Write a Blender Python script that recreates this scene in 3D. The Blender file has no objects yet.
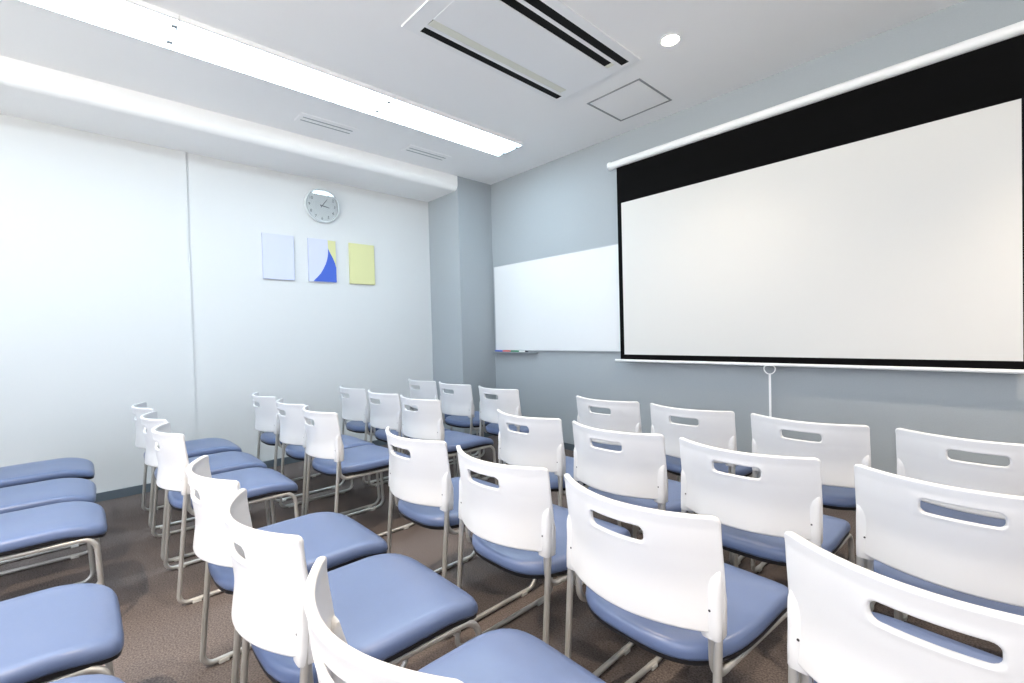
import bpy, bmesh, math
from mathutils import Vector
C = bpy.context.scene.collection
PI = math.pi

# ------------------------------------------------------------------ helpers
def mesh_obj(name, bm, mats, parent=None, smooth=False, loc=None, sharp=0.6):
    bmesh.ops.recalc_face_normals(bm, faces=bm.faces)
    me = bpy.data.meshes.new(name)
    if smooth:
        for f in bm.faces: f.smooth = True
        for e in bm.edges:
            if len(e.link_faces) == 2 and e.calc_face_angle(0) > sharp: e.smooth = False
    bm.to_mesh(me); bm.free()
    for m in (mats if isinstance(mats, (list, tuple)) else [mats]): me.materials.append(m)
    o = bpy.data.objects.new(name, me); C.objects.link(o)
    if parent: o.parent = parent
    if loc: o.location = loc
    return o

def box(bm, x0, x1, y0, y1, z0, z1, bev=0, seg=2, mi=0):
    r = bmesh.ops.create_cube(bm, size=1)
    for v in r['verts']:
        v.co = Vector(((x0+x1)/2+v.co.x*(x1-x0), (y0+y1)/2+v.co.y*(y1-y0), (z0+z1)/2+v.co.z*(z1-z0)))
    fs = {f for v in r['verts'] for f in v.link_faces}
    for f in fs: f.material_index = mi
    if bev:
        es = list({e for v in r['verts'] for e in v.link_edges})
        bmesh.ops.bevel(bm, geom=es, offset=bev, segments=seg, profile=0.5, affect='EDGES')

def loft(bm, rings, cap=True, closed=False):
    vs = [[bm.verts.new(p) for p in r] for r in rings]
    n = len(vs[0])
    m = len(vs)
    for i in range(m if closed else m-1):
        a, b = vs[i], vs[(i+1) % m]
        for j in range(n):
            bm.faces.new((a[j], a[(j+1) % n], b[(j+1) % n], b[j]))
    if cap and not closed:
        bm.faces.new(vs[0][::-1]); bm.faces.new(vs[-1])
    return vs

def tube(bm, pts, r, n=10, cap=True, closed=False):
    pts = [Vector(p) for p in pts]; rings = []; m = len(pts)
    up = None
    for i, p in enumerate(pts):
        if closed: t = pts[(i+1) % m]-pts[i-1]
        else: t = pts[min(i+1, m-1)]-pts[max(i-1, 0)]
        t.normalize()
        if up is None:
            up = t.orthogonal().normalized()
        up = (up-t*up.dot(t)).normalized()
        s = t.cross(up)
        rings.append([p+up*math.cos(2*PI*k/n)*r+s*math.sin(2*PI*k/n)*r for k in range(n)])
    loft(bm, rings, cap, closed)

def fillet(pts, radii, n=6):
    """polyline with rounded corners"""
    out = [Vector(pts[0])]
    for i in range(1, len(pts)-1):
        p, a, b = Vector(pts[i]), Vector(pts[i-1]), Vector(pts[i+1])
        u, w = (a-p).normalized(), (b-p).normalized()
        ang = u.angle(w); r = radii[i-1]
        d = r/math.tan(ang/2)
        A, B = p+u*d, p+w*d
        cen = p+(u+w).normalized()*(r/math.sin(ang/2))
        va, vb = A-cen, B-cen
        tot = va.angle(vb)
        for k in range(n+1):
            t = k/n
            out.append(cen+(va*math.sin((1-t)*tot)+vb*math.sin(t*tot))/math.sin(tot))
    out.append(Vector(pts[-1])); return out

def cyl(bm, c, r, h, axis='z', n=32, r2=None):
    c = Vector(c); r2 = r if r2 is None else r2; rings = []
    for s, rr in ((-h/2, r), (h/2, r2)):
        ring = []
        for k in range(n):
            a = 2*PI*k/n; u, v = rr*math.cos(a), rr*math.sin(a)
            ring.append(c+Vector({'z': (u, v, s), 'x': (s, u, v), 'y': (u, s, v)}[axis]))
        rings.append(ring)
    loft(bm, rings)

def empty(name, loc, label=None, cat=None, group=None):
    o = bpy.data.objects.new(name, None); C.objects.link(o); o.location = loc
    o.empty_display_size = 0.1
    tag(o, label, cat, group); return o

def tag(o, label=None, cat=None, group=None, kind=None):
    if label: o['label'] = label
    if cat: o['category'] = cat
    if group: o['group'] = group
    if kind: o['kind'] = kind
    return o

def structure(o): o['kind'] = 'structure'; return o

def copy_tree(o, parent=None):
    c = o.copy(); C.objects.link(c)
    if parent: c.parent = parent
    for ch in list(o.children): copy_tree(ch, c)
    return c

# ------------------------------------------------------------------ materials
def srgb(r, g, b):
    f = lambda c: (c/255/12.92 if c/255 <= 0.04045 else ((c/255+0.055)/1.055)**2.4)
    return (f(r), f(g), f(b), 1)

def mat(name, col, rough=0.5, metal=0.0, noise=None, bump=None, spec=0.5, coat=0.0):
    """noise = (scale, amount); bump = (scale, strength)"""
    m = bpy.data.materials.new(name); m.use_nodes = True
    nt = m.node_tree; N = nt.nodes; L = nt.links; b = N['Principled BSDF']
    b.inputs['Base Color'].default_value = col
    b.inputs['Roughness'].default_value = rough; b.inputs['Metallic'].default_value = metal
    b.inputs['Specular IOR Level'].default_value = spec
    b.inputs['Coat Weight'].default_value = coat
    tc = N.new('ShaderNodeTexCoord')
    if noise:
        n = N.new('ShaderNodeTexNoise'); n.inputs['Scale'].default_value = noise[0]; n.inputs['Detail'].default_value = 4
        L.new(tc.outputs['Object'], n.inputs['Vector'])
        mr = N.new('ShaderNodeMapRange'); mr.inputs['To Min'].default_value = 1-noise[1]; mr.inputs['To Max'].default_value = 1+noise[1]
        L.new(n.outputs['Fac'], mr.inputs['Value'])
        mx = N.new('ShaderNodeMix'); mx.data_type = 'RGBA'; mx.blend_type = 'MULTIPLY'; mx.inputs[0].default_value = 1
        mx.inputs[6].default_value = col
        L.new(mr.outputs['Result'], mx.inputs[7]); L.new(mx.outputs[2], b.inputs['Base Color'])
    if bump:
        n = N.new('ShaderNodeTexNoise'); n.inputs['Scale'].default_value = bump[0]; n.inputs['Detail'].default_value = 3
        L.new(tc.outputs['Object'], n.inputs['Vector'])
        bp = N.new('ShaderNodeBump'); bp.inputs['Strength'].default_value = bump[1]; bp.inputs['Distance'].default_value = 0.002
        L.new(n.outputs['Fac'], bp.inputs['Height']); L.new(bp.outputs['Normal'], b.inputs['Normal'])
    return m

def emit(name, col, s):
    m = bpy.data.materials.new(name); m.use_nodes = True
    b = m.node_tree.nodes['Principled BSDF']
    b.inputs['Base Color'].default_value = (0.8, 0.8, 0.8, 1)
    b.inputs['Emission Color'].default_value = col; b.inputs['Emission Strength'].default_value = s
    return m

def carpet():
    m = bpy.data.materials.new('carpet'); m.use_nodes = True
    nt = m.node_tree; N = nt.nodes; L = nt.links; b = N['Principled BSDF']
    b.inputs['Roughness'].default_value = 0.95; b.inputs['Specular IOR Level'].default_value = 0.15
    tc = N.new('ShaderNodeTexCoord')
    n1 = N.new('ShaderNodeTexNoise'); n1.inputs['Scale'].default_value = 160; n1.inputs['Detail'].default_value = 3
    n2 = N.new('ShaderNodeTexNoise'); n2.inputs['Scale'].default_value = 3.0; n2.inputs['Detail'].default_value = 3
    ck = N.new('ShaderNodeTexChecker'); ck.inputs['Scale'].default_value = 2.0
    ck.inputs['Color1'].default_value = (1, 1, 1, 1); ck.inputs['Color2'].default_value = (0.93, 0.93, 0.93, 1)
    for n in (n1, n2, ck): L.new(tc.outputs['Object'], n.inputs['Vector'])
    cr = N.new('ShaderNodeValToRGB'); cr.color_ramp.elements[0].position = .3; cr.color_ramp.elements[1].position = .7
    cr.color_ramp.elements[0].color = srgb(74, 66, 64); cr.color_ramp.elements[1].color = srgb(120, 110, 106)
    L.new(n1.outputs['Fac'], cr.inputs['Fac'])
    m1 = N.new('ShaderNodeMix'); m1.data_type = 'RGBA'; m1.blend_type = 'MULTIPLY'; m1.inputs[0].default_value = 1
    L.new(cr.outputs['Color'], m1.inputs[6]); L.new(ck.outputs['Color'], m1.inputs[7])
    mr = N.new('ShaderNodeMapRange'); mr.inputs['To Min'].default_value = 0.85; mr.inputs['To Max'].default_value = 1.12
    L.new(n2.outputs['Fac'], mr.inputs['Value'])
    m2 = N.new('ShaderNodeMix'); m2.data_type = 'RGBA'; m2.blend_type = 'MULTIPLY'; m2.inputs[0].default_value = 1
    L.new(m1.outputs[2], m2.inputs[6]); L.new(mr.outputs['Result'], m2.inputs[7])
    L.new(m2.outputs[2], b.inputs['Base Color'])
    bp = N.new('ShaderNodeBump'); bp.inputs['Strength'].default_value = 0.5; bp.inputs['Distance'].default_value = 0.004
    L.new(n1.outputs['Fac'], bp.inputs['Height']); L.new(bp.outputs['Normal'], b.inputs['Normal'])
    return m

M = dict(
    carpet=carpet(),
    wallw=mat('white wallpaper', srgb(213, 215, 216), 0.7, bump=(180, .15)),
    ceil=mat('white ceiling board', srgb(246, 246, 246), 0.85, bump=(90, .2), noise=(1.5, .01)),
    wallg=mat('grey wallpaper', srgb(162, 169, 174), 0.75, noise=(220, .06), bump=(220, .25)),
    base=mat('grey vinyl skirting', srgb(88, 98, 106), 0.5),
    plastic=mat('white moulded plastic', srgb(211, 211, 212), 0.34, bump=(400, .04)),
    fabric=mat('blue vinyl upholstery', srgb(92, 108, 144), 0.32, noise=(60, .03), bump=(500, .12), spec=0.5),
    pan=mat('black seat pan', srgb(24, 25, 30), 0.5),
    steel=mat('silver steel tube', srgb(194, 193, 190), 0.42, metal=.65),
    glide=mat('pale plastic glide', srgb(205, 205, 200), 0.5),
    screw=mat('dark screw', srgb(70, 70, 72), 0.4, metal=.6),
    white=mat('white enamel', srgb(240, 241, 242), 0.4),
    cream=mat('cream plastic', srgb(226, 226, 214), 0.5),
    dark=mat('black vent interior', srgb(10, 9, 9), 0.7, spec=.2),
    groove=mat('grey groove', srgb(150, 155, 158), 0.6),
    hatchm=mat('grey aluminium edging', srgb(150, 153, 154), 0.45, metal=.3),
    board=mat('glossy white board', srgb(226, 228, 230), 0.3, coat=.2),
    alu=mat('aluminium trim', srgb(185, 190, 195), 0.35, metal=.7),
    sblack=mat('black screen border', srgb(4, 4, 5), 0.9, spec=.15),
    swhite=mat('matte screen white', srgb(216, 215, 212), 0.9),
    face=mat('clock face', srgb(236, 240, 241), 0.6),
    rim=mat('clock rim', srgb(205, 210, 212), 0.4),
    ink=mat('clock ink', srgb(105, 112, 118), 0.6),
    lav=mat('pale lavender panel', srgb(203, 207, 230), 0.7),
    blue=mat('royal blue panel', srgb(66, 98, 196), 0.7),
    yel=mat('lime yellow panel', srgb(214, 214, 160), 0.7),
    mblue=mat('blue marker', srgb(50, 90, 200), 0.4), mred=mat('red marker', srgb(225, 80, 70), 0.4),
    mgreen=mat('green marker', srgb(30, 130, 90), 0.4), mblack=mat('black marker', srgb(35, 35, 45), 0.4),
    light=emit('fluorescent lamp cover', (0.72, 0.89, 1.0, 1), 9.0),
    warm=emit('downlight lamp', (1.0, 0.86, 0.66, 1), 40.0),
)
g = bpy.data.materials.new('clock glass'); g.use_nodes = True
gn = g.node_tree; gn.nodes.remove(gn.nodes['Principled BSDF'])
a_ = gn.nodes.new('ShaderNodeBsdfTransparent'); b_ = gn.nodes.new('ShaderNodeBsdfGlossy'); b_.inputs['Roughness'].default_value = .02
fr = gn.nodes.new('ShaderNodeFresnel'); fr.inputs['IOR'].default_value = 1.5; mx = gn.nodes.new('ShaderNodeMixShader')
gn.links.new(fr.outputs[0], mx.inputs[0]); gn.links.new(a_.outputs[0], mx.inputs[1]); gn.links.new(b_.outputs[0], mx.inputs[2])
gn.links.new(mx.outputs[0], gn.nodes['Material Output'].inputs['Surface'])
M['glass'] = g

# ------------------------------------------------------------------ room
XL, XR, YF, YB, H = -4.56, 2.0, 3.465, -2.6, 2.846
BX, BZ, PY = -3.985, 2.698, 2.998           # bulkhead face, its underside, pillar face
def slab(name, *a, m):
    bm = bmesh.new(); box(bm, *a); return structure(mesh_obj(name, bm, m))
slab('floor', XL-.1, XR+.1, YB-.1, YF+.1, -.06, 0, m=M['carpet'])
slab('ceiling', XL-.1, XR+.1, YB-.1, YF+.1, H, H+.06, m=M['ceil'])
SEAM = .68
bm = bmesh.new()
box(bm, XL-.1, XL, SEAM, YF, 0, H)
box(bm, XL-.1, XL+.0115, YB, SEAM, 0, H)
structure(mesh_obj('wall_left', bm, M['wallw']))
slab('wall_front', XL, XR, YF, YF+.1, 0, H, m=M['wallg'])
def pierced(name, ax, p0, p1, a0, a1, holes, z0, z1):
    bm = bmesh.new()
    def b(u0, u1, za, zb_):
        if ax == 'y': box(bm, u0, u1, p0, p1, za, zb_)
        else: box(bm, p0, p1, u0, u1, za, zb_)
    b(a0, a1, 0, z0); b(a0, a1, z1, H); u = a0
    for h0, h1 in holes: b(u, h0, z0, z1); u = h1
    b(u, a1, z0, z1)
    structure(mesh_obj(name, bm, M['wallw']))
WB = [(-2.6, -.7), (-.5, 1.6)]; WR = []  # assumed openings behind the camera, added to let in fill light
pierced('wall_back', 'y', YB-.1, YB, XL, XR, WB, .75, 2.6)
pierced('wall_right', 'x', XR, XR+.1, YB, YF, WR, .75, 2.6)
for i, (h0, h1) in enumerate(WB+WR):
    bm = bmesh.new(); w = .035
    for u0, u1, za, zb_ in ((h0, h1, .75, .75+w), (h0, h1, 2.6-w, 2.6), (h0, h0+w, .75+w, 2.6-w), (h1-w, h1, .75+w, 2.6-w), ((h0+h1)/2-w/2, (h0+h1)/2+w/2, .75+w, 2.6-w)):
        if i < 2: box(bm, u0, u1, YB-.07, YB-.03, za, zb_)
        else: box(bm, XR+.03, XR+.07, u0, u1, za, zb_)
    structure(mesh_obj('added_window_%d' % (i+1), bm, M['white']))  # frames of the unseen openings added to brighten the room
slab('wall_pillar', XL, BX, PY, YF, 0, H, m=M['wallg'])
bm = bmesh.new(); rb = .06                      # boxed-in beam with a rounded lower edge
sec = [(XL, H), (XL, BZ)]+[(BX-rb+rb*math.sin(a), BZ+rb-rb*math.cos(a)) for a in [i*PI/16 for i in range(9)]]+[(BX, H)]
loft(bm, [[(x, y, z) for x, z in sec] for y in (YB, PY)])
structure(mesh_obj('ceiling_bulkhead', bm, M['ceil'], smooth=True, sharp=.5))
slab('baseboard_left', XL, XL+.026, YB, PY, 0, .062, m=M['base'])
slab('baseboard_front', BX, XR, YF-.008, YF, 0, .062, m=M['base'])
slab('baseboard_pillar', XL+.008, BX+.008, PY-.008, PY, 0, .062, m=M['base'])
slab('baseboard_corner', BX, BX+.008, PY, YF-.008, 0, .062, m=M['base'])

# ------------------------------------------------------------------ ceiling fittings
def ceiling_light(x, y0, y1, label, group='fluorescent ceiling lights'):
    t = empty('ceiling_light', (x, (y0+y1)/2, H), label, 'ceiling light', group)
    h = (y1-y0)/2-.001; w = .168
    bm = bmesh.new()                         # shallow tray with an outer lip
    box(bm, -w, w, -h, h, -.012, 0)
    box(bm, -w, -w+.012, -h, h, -.028, -.012); box(bm, w-.012, w, -h, h, -.028, -.012)
    box(bm, -w+.012, w-.012, -h, -h+.003, -.026, -.012); box(bm, -w+.012, w-.012, h-.003, h, -.026, -.012)
    mesh_obj('housing', bm, M['white'], t)
    bm = bmesh.new()
    rings = []
    for y in (-h+.0035, h-.0035):
        rings.append([(-w+.014, y, -.013), (-w+.014, y, -.026), (-.09, y, -.027), (.09, y, -.027), (w-.014, y, -.026), (w-.014, y, -.013)])
    loft(bm, rings)
    mesh_obj('diffuser', bm, M['light'], t)
    for sx in (-.075, .1):
        bm = bmesh.new(); box(bm, sx-.016, sx+.016, h-.026, h-.001, -.036, -.024, .003)
        mesh_obj('catch', bm, M['groove'], t)
    return t
yy = [(-2.07, -.82), (-.82, .43), (.43, 1.67), (1.67, 2.925)]
LB = ['strip light behind the others, at the near end of the ceiling row',
      'bright strip light at the top left, first of the ceiling row in the photo',
      'bright strip light in the middle of the row, between two joints',
      'bright strip light ending the row, nearest the grey front wall']
for (a, b), l in zip(yy, LB): ceiling_light(-3.08, a, b, l)
def downlight(x, y, label, e=60):
    t = empty('downlight', (x, y, H), label, 'downlight', 'round recessed downlights')
    bm = bmesh.new()
    prof = [(.062, 0), (.062, -.004), (.052, -.006), (.046, -.002), (.046, -.0005), (.05, -.0005)]
    rings = [[(r*math.cos(2*PI*k/32), r*math.sin(2*PI*k/32), z) for k in range(32)] for r, z in prof]
    loft(bm, rings, cap=False)
    mesh_obj('trim_ring', bm, M['white'], t, True)
    bm = bmesh.new()
    rings = [[(r*math.cos(2*PI*k/24), r*math.sin(2*PI*k/24), z) for k in range(24)] for r, z in ((.045, -.001), (.04, -.006), (.02, -.011))]
    loft(bm, rings)
    mesh_obj('lamp', bm, M['warm'], t, True)
    l = bpy.data.lights.new('downlight_beam', 'SPOT'); l.energy = e; l.color = (1, .84, .66)
    l.spot_size = math.radians(108); l.spot_blend = .9; l.shadow_soft_size = .03
    o = bpy.data.objects.new('downlight_beam', l); C.objects.link(o); o.location = (x, y, H-.03)
    return t
downlight(-1.33, 2.58, 'small glowing downlight beside the air conditioner, above the projector screen', 22)
downlight(-1.33, -.85, 'round warm downlight behind the last chair row', 190)
downlight(.75, 2.58, 'added out-of-view warm downlight at the right end of the front wall', 80)  # assumed lamp out of view, added to warm the front wall's right side
downlight(-1.33, .865, 'added out-of-view warm downlight beside the near end of the air conditioner', 60)  # unseen lamp added in line to brighten the far chairs
downlight(.75, .85, 'added out-of-view warm downlight over the right end of the chair rows', 60)  # assumed lamp, added as warm fill for the right half
downlight(.75, -.85, 'added out-of-view warm downlight at the back right of the ceiling', 60)  # unseen, added for warm fill from the back right

# two-way cassette air conditioner
t = empty('ceiling_air_conditioner', (0, 0, 0), 'white rectangular ceiling air conditioner with long dark slots', 'air conditioner')
x0, x1, y0, y1 = -2.24, -1.545, 1.335, 2.615
zt, zb = H, H-.009
t.location = ((x0+x1)/2, (y0+y1)/2, H)
def tl(o): o.matrix_parent_inverse = t.matrix_basis.inverted(); return o
def slots(bm, xs, sy0, sy1):
    """strips of the fascia left standing between slots"""
    for a, b in xs: box(bm, a, b, sy0, sy1, zb, zt)
bm = bmesh.new()
A = (-2.208, -2.158); B = (-2.133, -2.075); Cc = (-1.738, -1.683); D = (-1.66, -1.603)
ya, yb = 1.43, 2.53
box(bm, x0, x1, y0, ya, zb, zt); box(bm, x0, x1, yb+.045, y1, zb, zt)
box(bm, x0, A[0], ya, yb+.045, zb, zt); box(bm, A[1], B[0], ya, yb+.045, zb, zt)
box(bm, B[0], B[1], yb, yb+.045, zb, zt)
box(bm, B[1], Cc[0], ya, yb+.045, zb-.002, zt)
box(bm, Cc[0], Cc[1], yb, yb+.045, zb, zt)
box(bm, Cc[1], D[0], ya, yb+.045, zb, zt); box(bm, D[1], x1, ya, yb+.045, zb, zt)
tl(mesh_obj('fascia', bm, M['white'], t))
for a, b, e, n, mm in ((A[0], A[1], yb+.045, 'intake_slot', 'dark'), (D[0], D[1], yb+.045, 'intake_slot', 'dark'), (Cc[0], Cc[1], yb, 'outlet_slot', 'dark'), (B[0], B[1], yb, 'outlet_slot', 'dark')):
    bm = bmesh.new(); box(bm, a, b, ya, e, zb+.003, H-.0005); tl(mesh_obj(n, bm, M[mm], t))
bm = bmesh.new()                               # opened flap, tilted
loft(bm, [[(B[0]+.001, y, zb+.001), (B[0]+.001, y, zb+.003), (B[1]-.001, y, zb-.001), (B[1]-.002, y, zb-.003)] for y in (ya+.004, yb-.004)])
tl(mesh_obj('flap', bm, M['cream'], t))
bm = bmesh.new(); box(bm, Cc[0]+.003, Cc[1]-.003, yb-.03, yb-.002, zb-.001, zb+.003)
tl(mesh_obj('flap_hinge', bm, M['cream'], t))

# access hatch
t = empty('ceiling_hatch', (-1.893, 3.027, H), 'square access hatch with grey edging in the ceiling near the screen', 'ceiling hatch')
bm = bmesh.new(); w, w2 = .222, .209
for a in ((-w, w, -w, -w2), (-w, w, w2, w), (-w, -w2, -w2, w2), (w2, w, -w2, w2)): box(bm, *a, -.004, 0)
mesh_obj('hatch_frame', bm, M['hatchm'], t)
bm = bmesh.new(); w = .204; box(bm, -w, w, -w, w, -.003, 0); mesh_obj('hatch_panel', bm, M['ceil'], t)

def vent(x, y, l):
    t = empty('ceiling_vent', (x, y, H), l, 'ceiling vent')
    bm = bmesh.new(); box(bm, -.085, .085, -.225, .225, -.006, 0, .002, 1); mesh_obj('vent_plate', bm, M['ceil'], t)
    for s in (-.028, .028):
        bm = bmesh.new(); box(bm, s-.006, s+.006, -.195, .195, -.0075, -.005); mesh_obj('vent_slit', bm, M['groove'], t)
vent(-3.67, 1.49, 'slim white ceiling vent above the wall clock side, farther from the grey pillar')
vent(-3.67, 2.41, 'slim white ceiling vent nearer the grey pillar')

# ------------------------------------------------------------------ wall clock (hangs leaning slightly forward)
t = empty('wall_clock', (XL+.002, 1.767, 2.445), 'round pale wall clock above the coloured panels', 'clock')
t.rotation_euler = (0, math.radians(3.6), 0)
def ringx(bm, prof, n=48, cap=False):
    rings = [[(x, r*math.cos(2*PI*k/n), r*math.sin(2*PI*k/n)) for k in range(n)] for r, x in prof]
    loft(bm, rings, cap=cap)
bm = bmesh.new(); ringx(bm, [(.165, .0), (.168, .03), (.163, .04), (.155, .041), (.15, .036), (.15, .014)]); 
mesh_obj('rim', bm, M['rim'], t, True)
bm = bmesh.new(); cyl(bm, (.014, 0, 0), .151, .006, 'x', 48); mesh_obj('dial', bm, M['face'], t)
SEGF = {}
def digit_text(s, parent, loc, size):
    cu = bpy.data.curves.new('numeral', 'FONT'); cu.body = s; cu.size = size; cu.align_x = 'CENTER'; cu.align_y = 'CENTER'; cu.extrude = .0004
    tmp = bpy.data.objects.new('numeral', cu); C.objects.link(tmp)
    me = bpy.data.meshes.new_from_object(tmp.evaluated_get(bpy.context.evaluated_depsgraph_get()))
    C.objects.unlink(tmp); bpy.data.objects.remove(tmp)
    me.name = 'numeral'; me.materials.clear(); me.materials.append(M['ink'])
    o = bpy.data.objects.new('numeral', me); C.objects.link(o); o.parent = parent
    o.location = loc; o.rotation_euler = (PI/2, 0, PI/2); return o
for k in range(1, 13):
    a = PI/2-k*PI/6
    digit_text(str(k), t, (.0185, .122*math.cos(a), .122*math.sin(a)), .038)
def hand(name, ang, ln, w):
    bm = bmesh.new(); a = PI/2-ang; d = Vector((0, math.cos(a), math.sin(a))); s = Vector((0, -d.z, d.y))
    loft(bm, [[d*-.02+s*w+Vector((x, 0, 0)), d*ln+s*w*.5+Vector((x, 0, 0)), d*ln-s*w*.5+Vector((x, 0, 0)), d*-.02-s*w+Vector((x, 0, 0))] for x in (.021, .0225)])
    mesh_obj(name, bm, M['ink'], t)
hand('hour_hand', math.radians(100), .07, .005); hand('minute_hand', math.radians(35), .085, .0035)
bm = bmesh.new(); cyl(bm, (.0355, 0, 0), .149, .003, 'x', 48); mesh_obj('glass_cover', bm, M['glass'], t)

# ------------------------------------------------------------------ coloured wall panels
def panel(y0, y1, l, mats, polys=None):
    bm = bmesh.new(); z0, z1 = 1.702, 2.115
    yc, zc = (y0+y1)/2, (z0+z1)/2; w, h = (y1-y0)/2, (z1-z0)/2
    box(bm, 0, .02, -w, w, -h, h, .0015, 1)
    for mi, poly in (polys or []):
        f = [(u*2*w-w, h-v*2*h) for u, v in poly]
        vs0 = [bm.verts.new((.0195, a, b)) for a, b in f]; vs1 = [bm.verts.new((.0206, a, b)) for a, b in f]
        n = len(f)
        fs = [bm.faces.new(vs1)]+[bm.faces.new((vs0[i], vs0[(i+1) % n], vs1[(i+1) % n], vs1[i])) for i in range(n)]
        for q in fs: q.material_index = mi
    o = mesh_obj('wall_panel', bm, mats, loc=(XL+.001, yc, zc))
    return tag(o, l, 'wall art')
panel(1.222, 1.49, 'pale lavender rectangular wall panel, farthest from the pillar', M['lav'])
arc = [(.71, .20), (.705, .33), (.67, .45), (.61, .57), (.52, .69), (.42, .80), (.30, .89), (.15, .993)]
arc2 = [(.68, .20), (.78, .30), (.88, .42), (.95, .53), (.992, .64)]
bluep = [(.71, .20)]+arc2[1:]+[(.992, .993)]+[p for p in arc[::-1][:-1]]
yelp = [(.70, .005), (.992, .005), (.992, .64)]+arc2[::-1][1:-1]+[(.71, .20)]
panel(1.62, 1.888, 'middle wall panel of lavender, yellow and royal blue curves', [M['lav'], M['blue'], M['yel']], [(1, bluep), (2, yelp)])
panel(2.026, 2.297, 'plain yellow rectangular wall panel nearest the pillar', M['yel'])

# ------------------------------------------------------------------ whiteboard
t = empty('whiteboard', (-3.045, YF-.001, 1.438), 'large white wall board partly behind the projector screen', 'whiteboard')
bm = bmesh.new(); box(bm, -.9, .9, -.018, 0, -.466, .466, .002, 1); mesh_obj('board_surface', bm, M['board'], t)
bm = bmesh.new()
for a in ((-.907, .907, .466, .473), (-.907, .907, -.473, -.466), (-.907, -.9, -.466, .466), (.9, .907, -.466, .466)):
    box(bm, a[0], a[1], -.02, 0, a[2], a[3])
mesh_obj('board_frame', bm, M['alu'], t)
bm = bmesh.new(); box(bm, -.9, -.26, -.07, -.0005, -.494, -.488); box(bm, -.9, -.26, -.07, -.067, -.488, -.482)
mesh_obj('pen_tray', bm, M['alu'], t)
TZ = 1.438-.488
for i, (x, m, l) in enumerate(((-3.87, 'mblue', 'blue marker pen lying on the whiteboard tray'), (-3.74, 'mred', 'red marker pen lying on the whiteboard tray'),
                              (-3.61, 'mgreen', 'green marker pen lying on the whiteboard tray'), (-3.48, 'mblack', 'black marker pen lying on the whiteboard tray'))):
    t = empty('marker_pen', (x, YF-.045, TZ+.0095), l, 'marker', 'marker pens on the whiteboard tray')
    bm = bmesh.new(); cyl(bm, (-.012, 0, 0), .009, .09, 'x', 16); mesh_obj('barrel', bm, M[m] if i != 3 else M['white'], t, True)
    bm = bmesh.new(); cyl(bm, (.05, 0, 0), .0092, .034, 'x', 16, .007); mesh_obj('cap', bm, M[m], t, True)

# ------------------------------------------------------------------ projector screen
SY = YF-.075
t = empty('projector_screen', (-1.078, SY, 2.57), 'pull-down projector screen with black border and white housing', 'projector screen')
bm = bmesh.new(); X0, X1 = -1.25, 1.25
prof = [(.035*math.cos(a), .031*math.sin(a)) for a in [2*PI*i/20 for i in range(20)]]
loft(bm, [[(x, p[0], p[1]) for p in prof] for x in (X0+.008, X1-.008)])
mesh_obj('screen_housing', bm, M['white'], t, True)
for s in (X0, X1-.014):
    bm = bmesh.new(); loft(bm, [[(x, p[0]*1.12, p[1]*1.12) for p in prof] for x in (s, s+.014)]); mesh_obj('end_cap', bm, M['white'], t, True)
for x in (X0+.12, X1-.12):
    bm = bmesh.new(); box(bm, x-.02, x+.02, 0.0, .0745, .026, .034); box(bm, x-.02, x+.02, .069, .0745, -.02, .034); mesh_obj('wall_bracket', bm, M['white'], t)
zo = 2.57
bm = bmesh.new(); box(bm, -1.18, 1.18, -.0006, .0006, .905-zo, 2.55-zo)
mesh_obj('screen_border', bm, M['sblack'], t)
bm = bmesh.new(); box(bm, -1.14, 1.14, -.0014, -.0007, .948-zo, 2.232-zo)
mesh_obj('screen_surface', bm, M['swhite'], t)
bm = bmesh.new(); tube(bm, [(-1.232, 0, .896-zo), (1.232, 0, .896-zo)], .011, 14)
mesh_obj('bottom_bar', bm, M['white'], t, True)
bm = bmesh.new()
tube(bm, [(.035*math.cos(a)-.004, -.012, .872-zo+.034*math.sin(a)*(1.15 if math.sin(a) < 0 else .6)) for a in [2*PI*i/28 for i in range(28)]], .0035, 8, closed=True)
hd = mesh_obj('pull_handle', bm, M['white'], t, True)
bm = bmesh.new(); box(bm, -.0105, .0035, -.0135, -.0105, .30-zo, .834-zo, .001, 1); mesh_obj('pull_strap', bm, M['white'], t)

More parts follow.
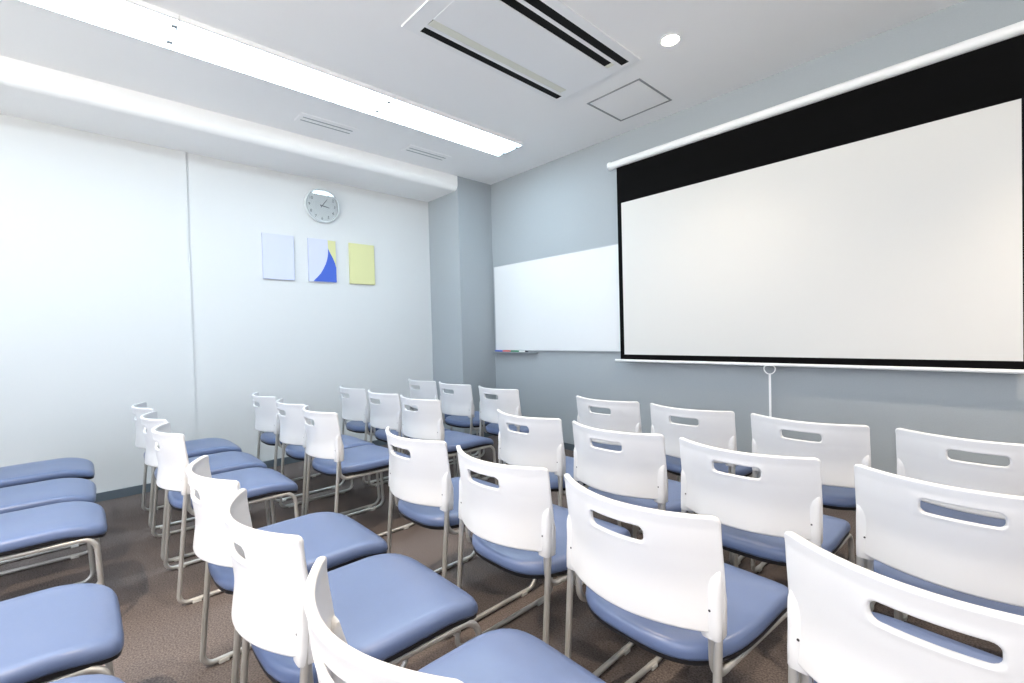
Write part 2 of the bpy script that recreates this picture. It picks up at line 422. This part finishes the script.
# ------------------------------------------------------------------ stacking chair
HW, ZT_, ZB_ = .2230, .752, .496
def shell_y(x, z):
    u = x/HW
    return -.083*(1-u*u)**1.0 + .011*math.exp(-((z-.585)/.07)**2) - .006*max(0, (z-.66)/.09)
def sdf(x, z):
    def rr(px, pz, cx, cz, hx, hz, r):
        dx, dz = abs(px-cx)-hx+r, abs(pz-cz)-hz+r
        return min(max(dx, dz), 0)+math.hypot(max(dx, 0), max(dz, 0))-r
    hw = HW
    if z < ZB_+.12: r = .035
    else: r = .013
    d = rr(x, z, 0, (ZT_+ZB_)/2, hw, (ZT_-ZB_)/2, r)
    s = rr(x, z, .003, .689, .0745, .0175, .0125)
    return max(d, -s)
def backrest_mesh():
    e = .0045; nx, nz = 84, 50
    xs = [-HW-.004+(2*HW+.008)*i/nx for i in range(nx+1)]
    zs = [ZB_-.004+(ZT_-ZB_+.008)*i/nz for i in range(nz+1)]
    val = [[sdf(x, z)+e for z in zs] for x in xs]
    bm = bmesh.new(); cache = {}; key2 = {}
    def th(x, z):
        t = .0105+.007*max(0, (z-.725)/.027)
        s = abs(z-.689)-.0185; sx = abs(x)-.079
        if max(s, sx) < .012: t += .0025*(1-max(0, max(s, sx))/.012)
        return t
    def P(x, z, off, out):
        gx = (sdf(x+1e-4, z)-sdf(x-1e-4, z)); gz = (sdf(x, z+1e-4)-sdf(x, z-1e-4)); l = math.hypot(gx, gz) or 1
        X, Z = x+gx/l*out, z+gz/l*out
        y = shell_y(X, Z); dy = (shell_y(X+1e-3, Z)-shell_y(X-1e-3, Z))/2e-3
        dz = (shell_y(X, Z+1e-3)-shell_y(X, Z-1e-3))/2e-3
        n = Vector((-dy, 1, -dz)).normalized()
        return Vector((X, y, Z))+n*off
    def vert(x, z, layer):
        k = (round(x, 6), round(z, 6), layer)
        if k not in cache:
            t = th(x, z)/2
            if layer == 0: p = P(x, z, t, 0)
            elif layer == 5: p = P(x, z, -t, 0)
            else:
                a = PI*layer/5
                p = P(x, z, t*math.cos(a), e*math.sin(a))
            cache[k] = bm.verts.new(p)
        return cache[k]
    edges = {}
    for i in range(nx):
        for j in range(nz):
            c = [(i, j), (i+1, j), (i+1, j+1), (i, j+1)]
            v = [val[a][b] for a, b in c]
            if all(q > 0 for q in v): continue
            poly = []
            for k in range(4):
                a, b = c[k], c[(k+1) % 4]; va, vb = v[k], v[(k+1) % 4]
                if va <= 0: poly.append((xs[a[0]], zs[a[1]]))
                if (va <= 0) != (vb <= 0):
                    if (a > b): a2, b2, fa, fb = b, a, vb, va
                    else: a2, b2, fa, fb = a, b, va, vb
                    t = fa/(fa-fb); t = min(max(t, .02), .98)
                    poly.append((xs[a2[0]]+(xs[b2[0]]-xs[a2[0]])*t, zs[a2[1]]+(zs[b2[1]]-zs[a2[1]])*t))
            if len(poly) < 3: continue
            pk = [(round(x, 6), round(z, 6)) for x, z in poly]
            bm.faces.new([vert(x, z, 0) for x, z in poly]); bm.faces.new([vert(x, z, 5) for x, z in poly][::-1])
            for k in range(len(poly)):
                a, b = poly[k], poly[(k+1) % len(poly)]
                kk = tuple(sorted((pk[k], pk[(k+1) % len(poly)])))
                edges.setdefault(kk, []).append((a, b))
    for kk, l in edges.items():
        if len(l) == 1:
            a, b = l[0]
            for L_ in range(5):
                bm.faces.new([vert(*a, L_), vert(*a, L_+1), vert(*b, L_+1), vert(*b, L_)])
    return bm

def seat_outline(n=96):
    """rounded plan of the seat, front at +y"""
    pts = []
    for k in range(n):
        a = 2*PI*k/n; ca, sa = math.cos(a), math.sin(a)
        p = 6.5 if sa > 0 else 3.1
        r = (abs(ca)**p+abs(sa)**p)**(-1/p)
        x, y = r*ca, r*sa
        w = .220 if sa > 0 else .220-.008*abs(y)
        Y = .21+y*(.272 if y > 0 else .252)
        pts.append((x*w, Y))
    return pts
OUT = seat_outline()
def drop(y):
    return -.040*max(0, (y-.32)/.16)**2.0 - .004*max(0, (.05-y)/.1)
def seat_mesh():
    bm = bmesh.new(); rings = []
    cx, cy = 0, .21
    for s, z in ((.93, .405), (.985, .406), (1.0, .412), (1.004, .421), (.997, .432), (.978, .440), (.945, .4445), (.85, .4465), (.65, .448), (.45, .448), (.25, .4475), (.08, .447)):
        rings.append([(x*s, cy+(y-cy)*s, z+drop(cy+(y-cy)*s)) for x, y in OUT])
    loft(bm, rings); return bm
def pan_mesh():
    bm = bmesh.new(); rings = []; cy = .21
    for s, z in ((.90, .392), (.97, .393), (.99, .397), (.992, .407), (.9, .408)):
        rings.append([(x*s, cy+(y-cy)*s, z+drop(cy+(y-cy)*s)*.95) for x, y in OUT])
    loft(bm, rings); return bm
TR = .0092
def frame_mesh(s):
    pts = [(s*.194, .002, .55), (s*.194, .008, .380), (s*.209, .445, .380), (s*.212, .464, TR+.004), (s*.212, -.046, TR+.004), (s*.213, .0, .55)]
    path = fillet(pts, [.045, .05, .045, .035], 8)
    bm = bmesh.new(); tube(bm, path, TR, 12); return bm
def bracket_mesh(s):
    """moulded pocket that takes both tubes at the edge of the back"""
    bm = bmesh.new(); rings = []
    prof = [(.4845, .0205, -.0205, .0205), (.487, .0215, -.0215, .0215), (.52, .022, -.0225, .0215), (.565, .022, -.0225, .018), (.60, .022, -.0215, .008), (.616, .0215, -.0185, .004), (.629, .020, -.012, .002), (.636, .0175, -.006, .001)]
    for z, hx, ya_, yb_ in prof:
        cx = .2035; ym, yh = (ya_+yb_)/2, (yb_-ya_)/2
        ring = []
        for k in range(20):
            a = 2*PI*k/20; ca, sa = math.cos(a), math.sin(a); p = 5.5
            r = (abs(ca)**p+abs(sa)**p)**(-1/p)
            ring.append((s*(cx-.0035+r*ca*hx), ym+r*sa*yh + .008*math.exp(-((z-.585)/.07)**2), z))
        rings.append(ring)
    loft(bm, rings); return bm

def make_chair():
    root = empty('stacking_chair', (0, 0, 0), 'x', 'chair', 'white-backed stacking chairs set out in rows')
    seat = mesh_obj('seat', seat_mesh(), M['fabric'], root, True, sharp=1.0)
    mesh_obj('seat_pan', pan_mesh(), M['pan'], seat, True, sharp=1.0)
    back = mesh_obj('backrest', backrest_mesh(), M['plastic'], root, True, sharp=1.2)
    for s in (-1, 1):
        b = mesh_obj('bracket', bracket_mesh(s), M['plastic'], back, True, sharp=1.0)
        bm = bmesh.new(); cyl(bm, (s*.2, -.0215+.006, .545), .0028, .004, 'y', 12); mesh_obj('screw', bm, M['screw'], back)
    for s in (-1, 1):
        f = mesh_obj('leg_frame', frame_mesh(s), M['steel'], root, True, sharp=1.0)
        for gy in (.02, .385):
            bm = bmesh.new(); box(bm, s*.212-.011, s*.212+.011, gy-.017, gy+.017, 0.0005, .017, .003, 2)
            mesh_obj('glide', bm, M['glide'], f)
    for y in (.085, .36):
        bm = bmesh.new(); tube(bm, [(-.2, y, .380), (.2, y, .380)], .0075, 10); mesh_obj('cross_bar', bm, M['steel'], root, True)
    return root

COLX = [-3.655, -3.155, -2.66, -1.635, -1.115, -.61, -.065]
rows = [
    (2.285, [-3.65, -3.145, -2.60, -1.625, -1.11, -.59, -.065]),
    (1.625, [-3.63, -3.115, -2.625, -1.63, -1.115, -.605, -.065]),
    (1.005, [-3.73, -3.15, -2.67, -1.665, -1.145, -.635, -.085]),
    (.325,  [-3.79, -3.20, -2.665, -1.715, -1.20, -.665]),
    (-.42,  [-3.84, -3.24, -2.70, -1.70, -1.17]),
]
TW = {(2, 5): (0, -.010, -3), (2, 6): (.010, -.012, -5), (1, 6): (-.010, -.006, -2.5), (0, 6): (0, -.006, -2.5),
      (0, 5): (0, -.004, -2), (3, 4): (.004, -.002, 0), (3, 5): (.020, -.004, -1), (1, 2): (0, 0, 2), (4, 1): (0, -.022, -1.5), (4, 0): (0, -.018, 0)}
RN = ['front row', 'second row', 'third row', 'fourth row', 'nearest row']
colL = ['beside the white wall', 'middle of the left three', 'left of the aisle']
colR = ['first right of the aisle', 'second right of the aisle', 'third right of the aisle', 'at the far right']
proto = make_chair(); first = True
for r, (y, xs) in enumerate(rows):
    for c, x in enumerate(xs):
        o = proto if first else copy_tree(proto); first = False
        dx, dy, rz = TW.get((r, c), (0, 0, 0))
        o.location = (x+dx, y+dy, 0); o.rotation_euler = (0, 0, math.radians(rz))
        where = colL[c] if c < 3 else colR[c-3]
        if r == 4:
            o['label'] = 'blue chair seat at the left edge, %s, %s' % (RN[r], where)
        else:
            o['label'] = 'white-backed blue chair in the %s from the screen, %s' % (RN[r], where) if r else 'white-backed blue chair in the front row by the screen wall, %s' % where

# ------------------------------------------------------------------ camera, world
cam = bpy.data.cameras.new('camera'); co = bpy.data.objects.new('camera', cam); C.objects.link(co)
bpy.context.scene.camera = co
f, yaw, pitch, roll = 461.76, .8180, -.0170, -.0262
cam.sensor_width = 36; cam.sensor_fit = 'HORIZONTAL'; cam.lens = f/1024*36; cam.clip_start = .02
fw = Vector((-math.sin(yaw)*math.cos(pitch), math.cos(yaw)*math.cos(pitch), math.sin(pitch)))
rt = Vector((math.cos(yaw), math.sin(yaw), 0)); up = rt.cross(fw)
r2 = rt*math.cos(roll)+up*math.sin(roll); u2 = -rt*math.sin(roll)+up*math.cos(roll)
from mathutils import Matrix
co.matrix_world = Matrix(((r2.x, u2.x, -fw.x, 0), (r2.y, u2.y, -fw.y, 0), (r2.z, u2.z, -fw.z, 1.15), (0, 0, 0, 1)))

w = bpy.data.worlds.new('world'); bpy.context.scene.world = w; w.use_nodes = True
WN = w.node_tree.nodes; WL = w.node_tree.links
tcw = WN.new('ShaderNodeTexCoord'); sx = WN.new('ShaderNodeSeparateXYZ'); rw = WN.new('ShaderNodeValToRGB')
WL.new(tcw.outputs['Generated'], sx.inputs[0])
mw = WN.new('ShaderNodeMapRange'); mw.inputs['From Min'].default_value = -1; WL.new(sx.outputs['Z'], mw.inputs['Value'])
WL.new(mw.outputs[0], rw.inputs[0])
rw.color_ramp.elements[0].position = .46; rw.color_ramp.elements[0].color = (1, .98, .93, 1)     # brighter lower half, added to lift the ceiling
rw.color_ramp.elements[1].position = .54; rw.color_ramp.elements[1].color = (.52, .54, .60, 1)  # overcast sky
WL.new(rw.outputs[0], WN['Background'].inputs[0]); WN['Background'].inputs[1].default_value = 5.6
vs = bpy.context.scene.view_settings
vs.view_transform = 'Standard'; vs.look = 'None'; vs.gamma = 1; vs.use_curve_mapping = False; vs.exposure = 0.98
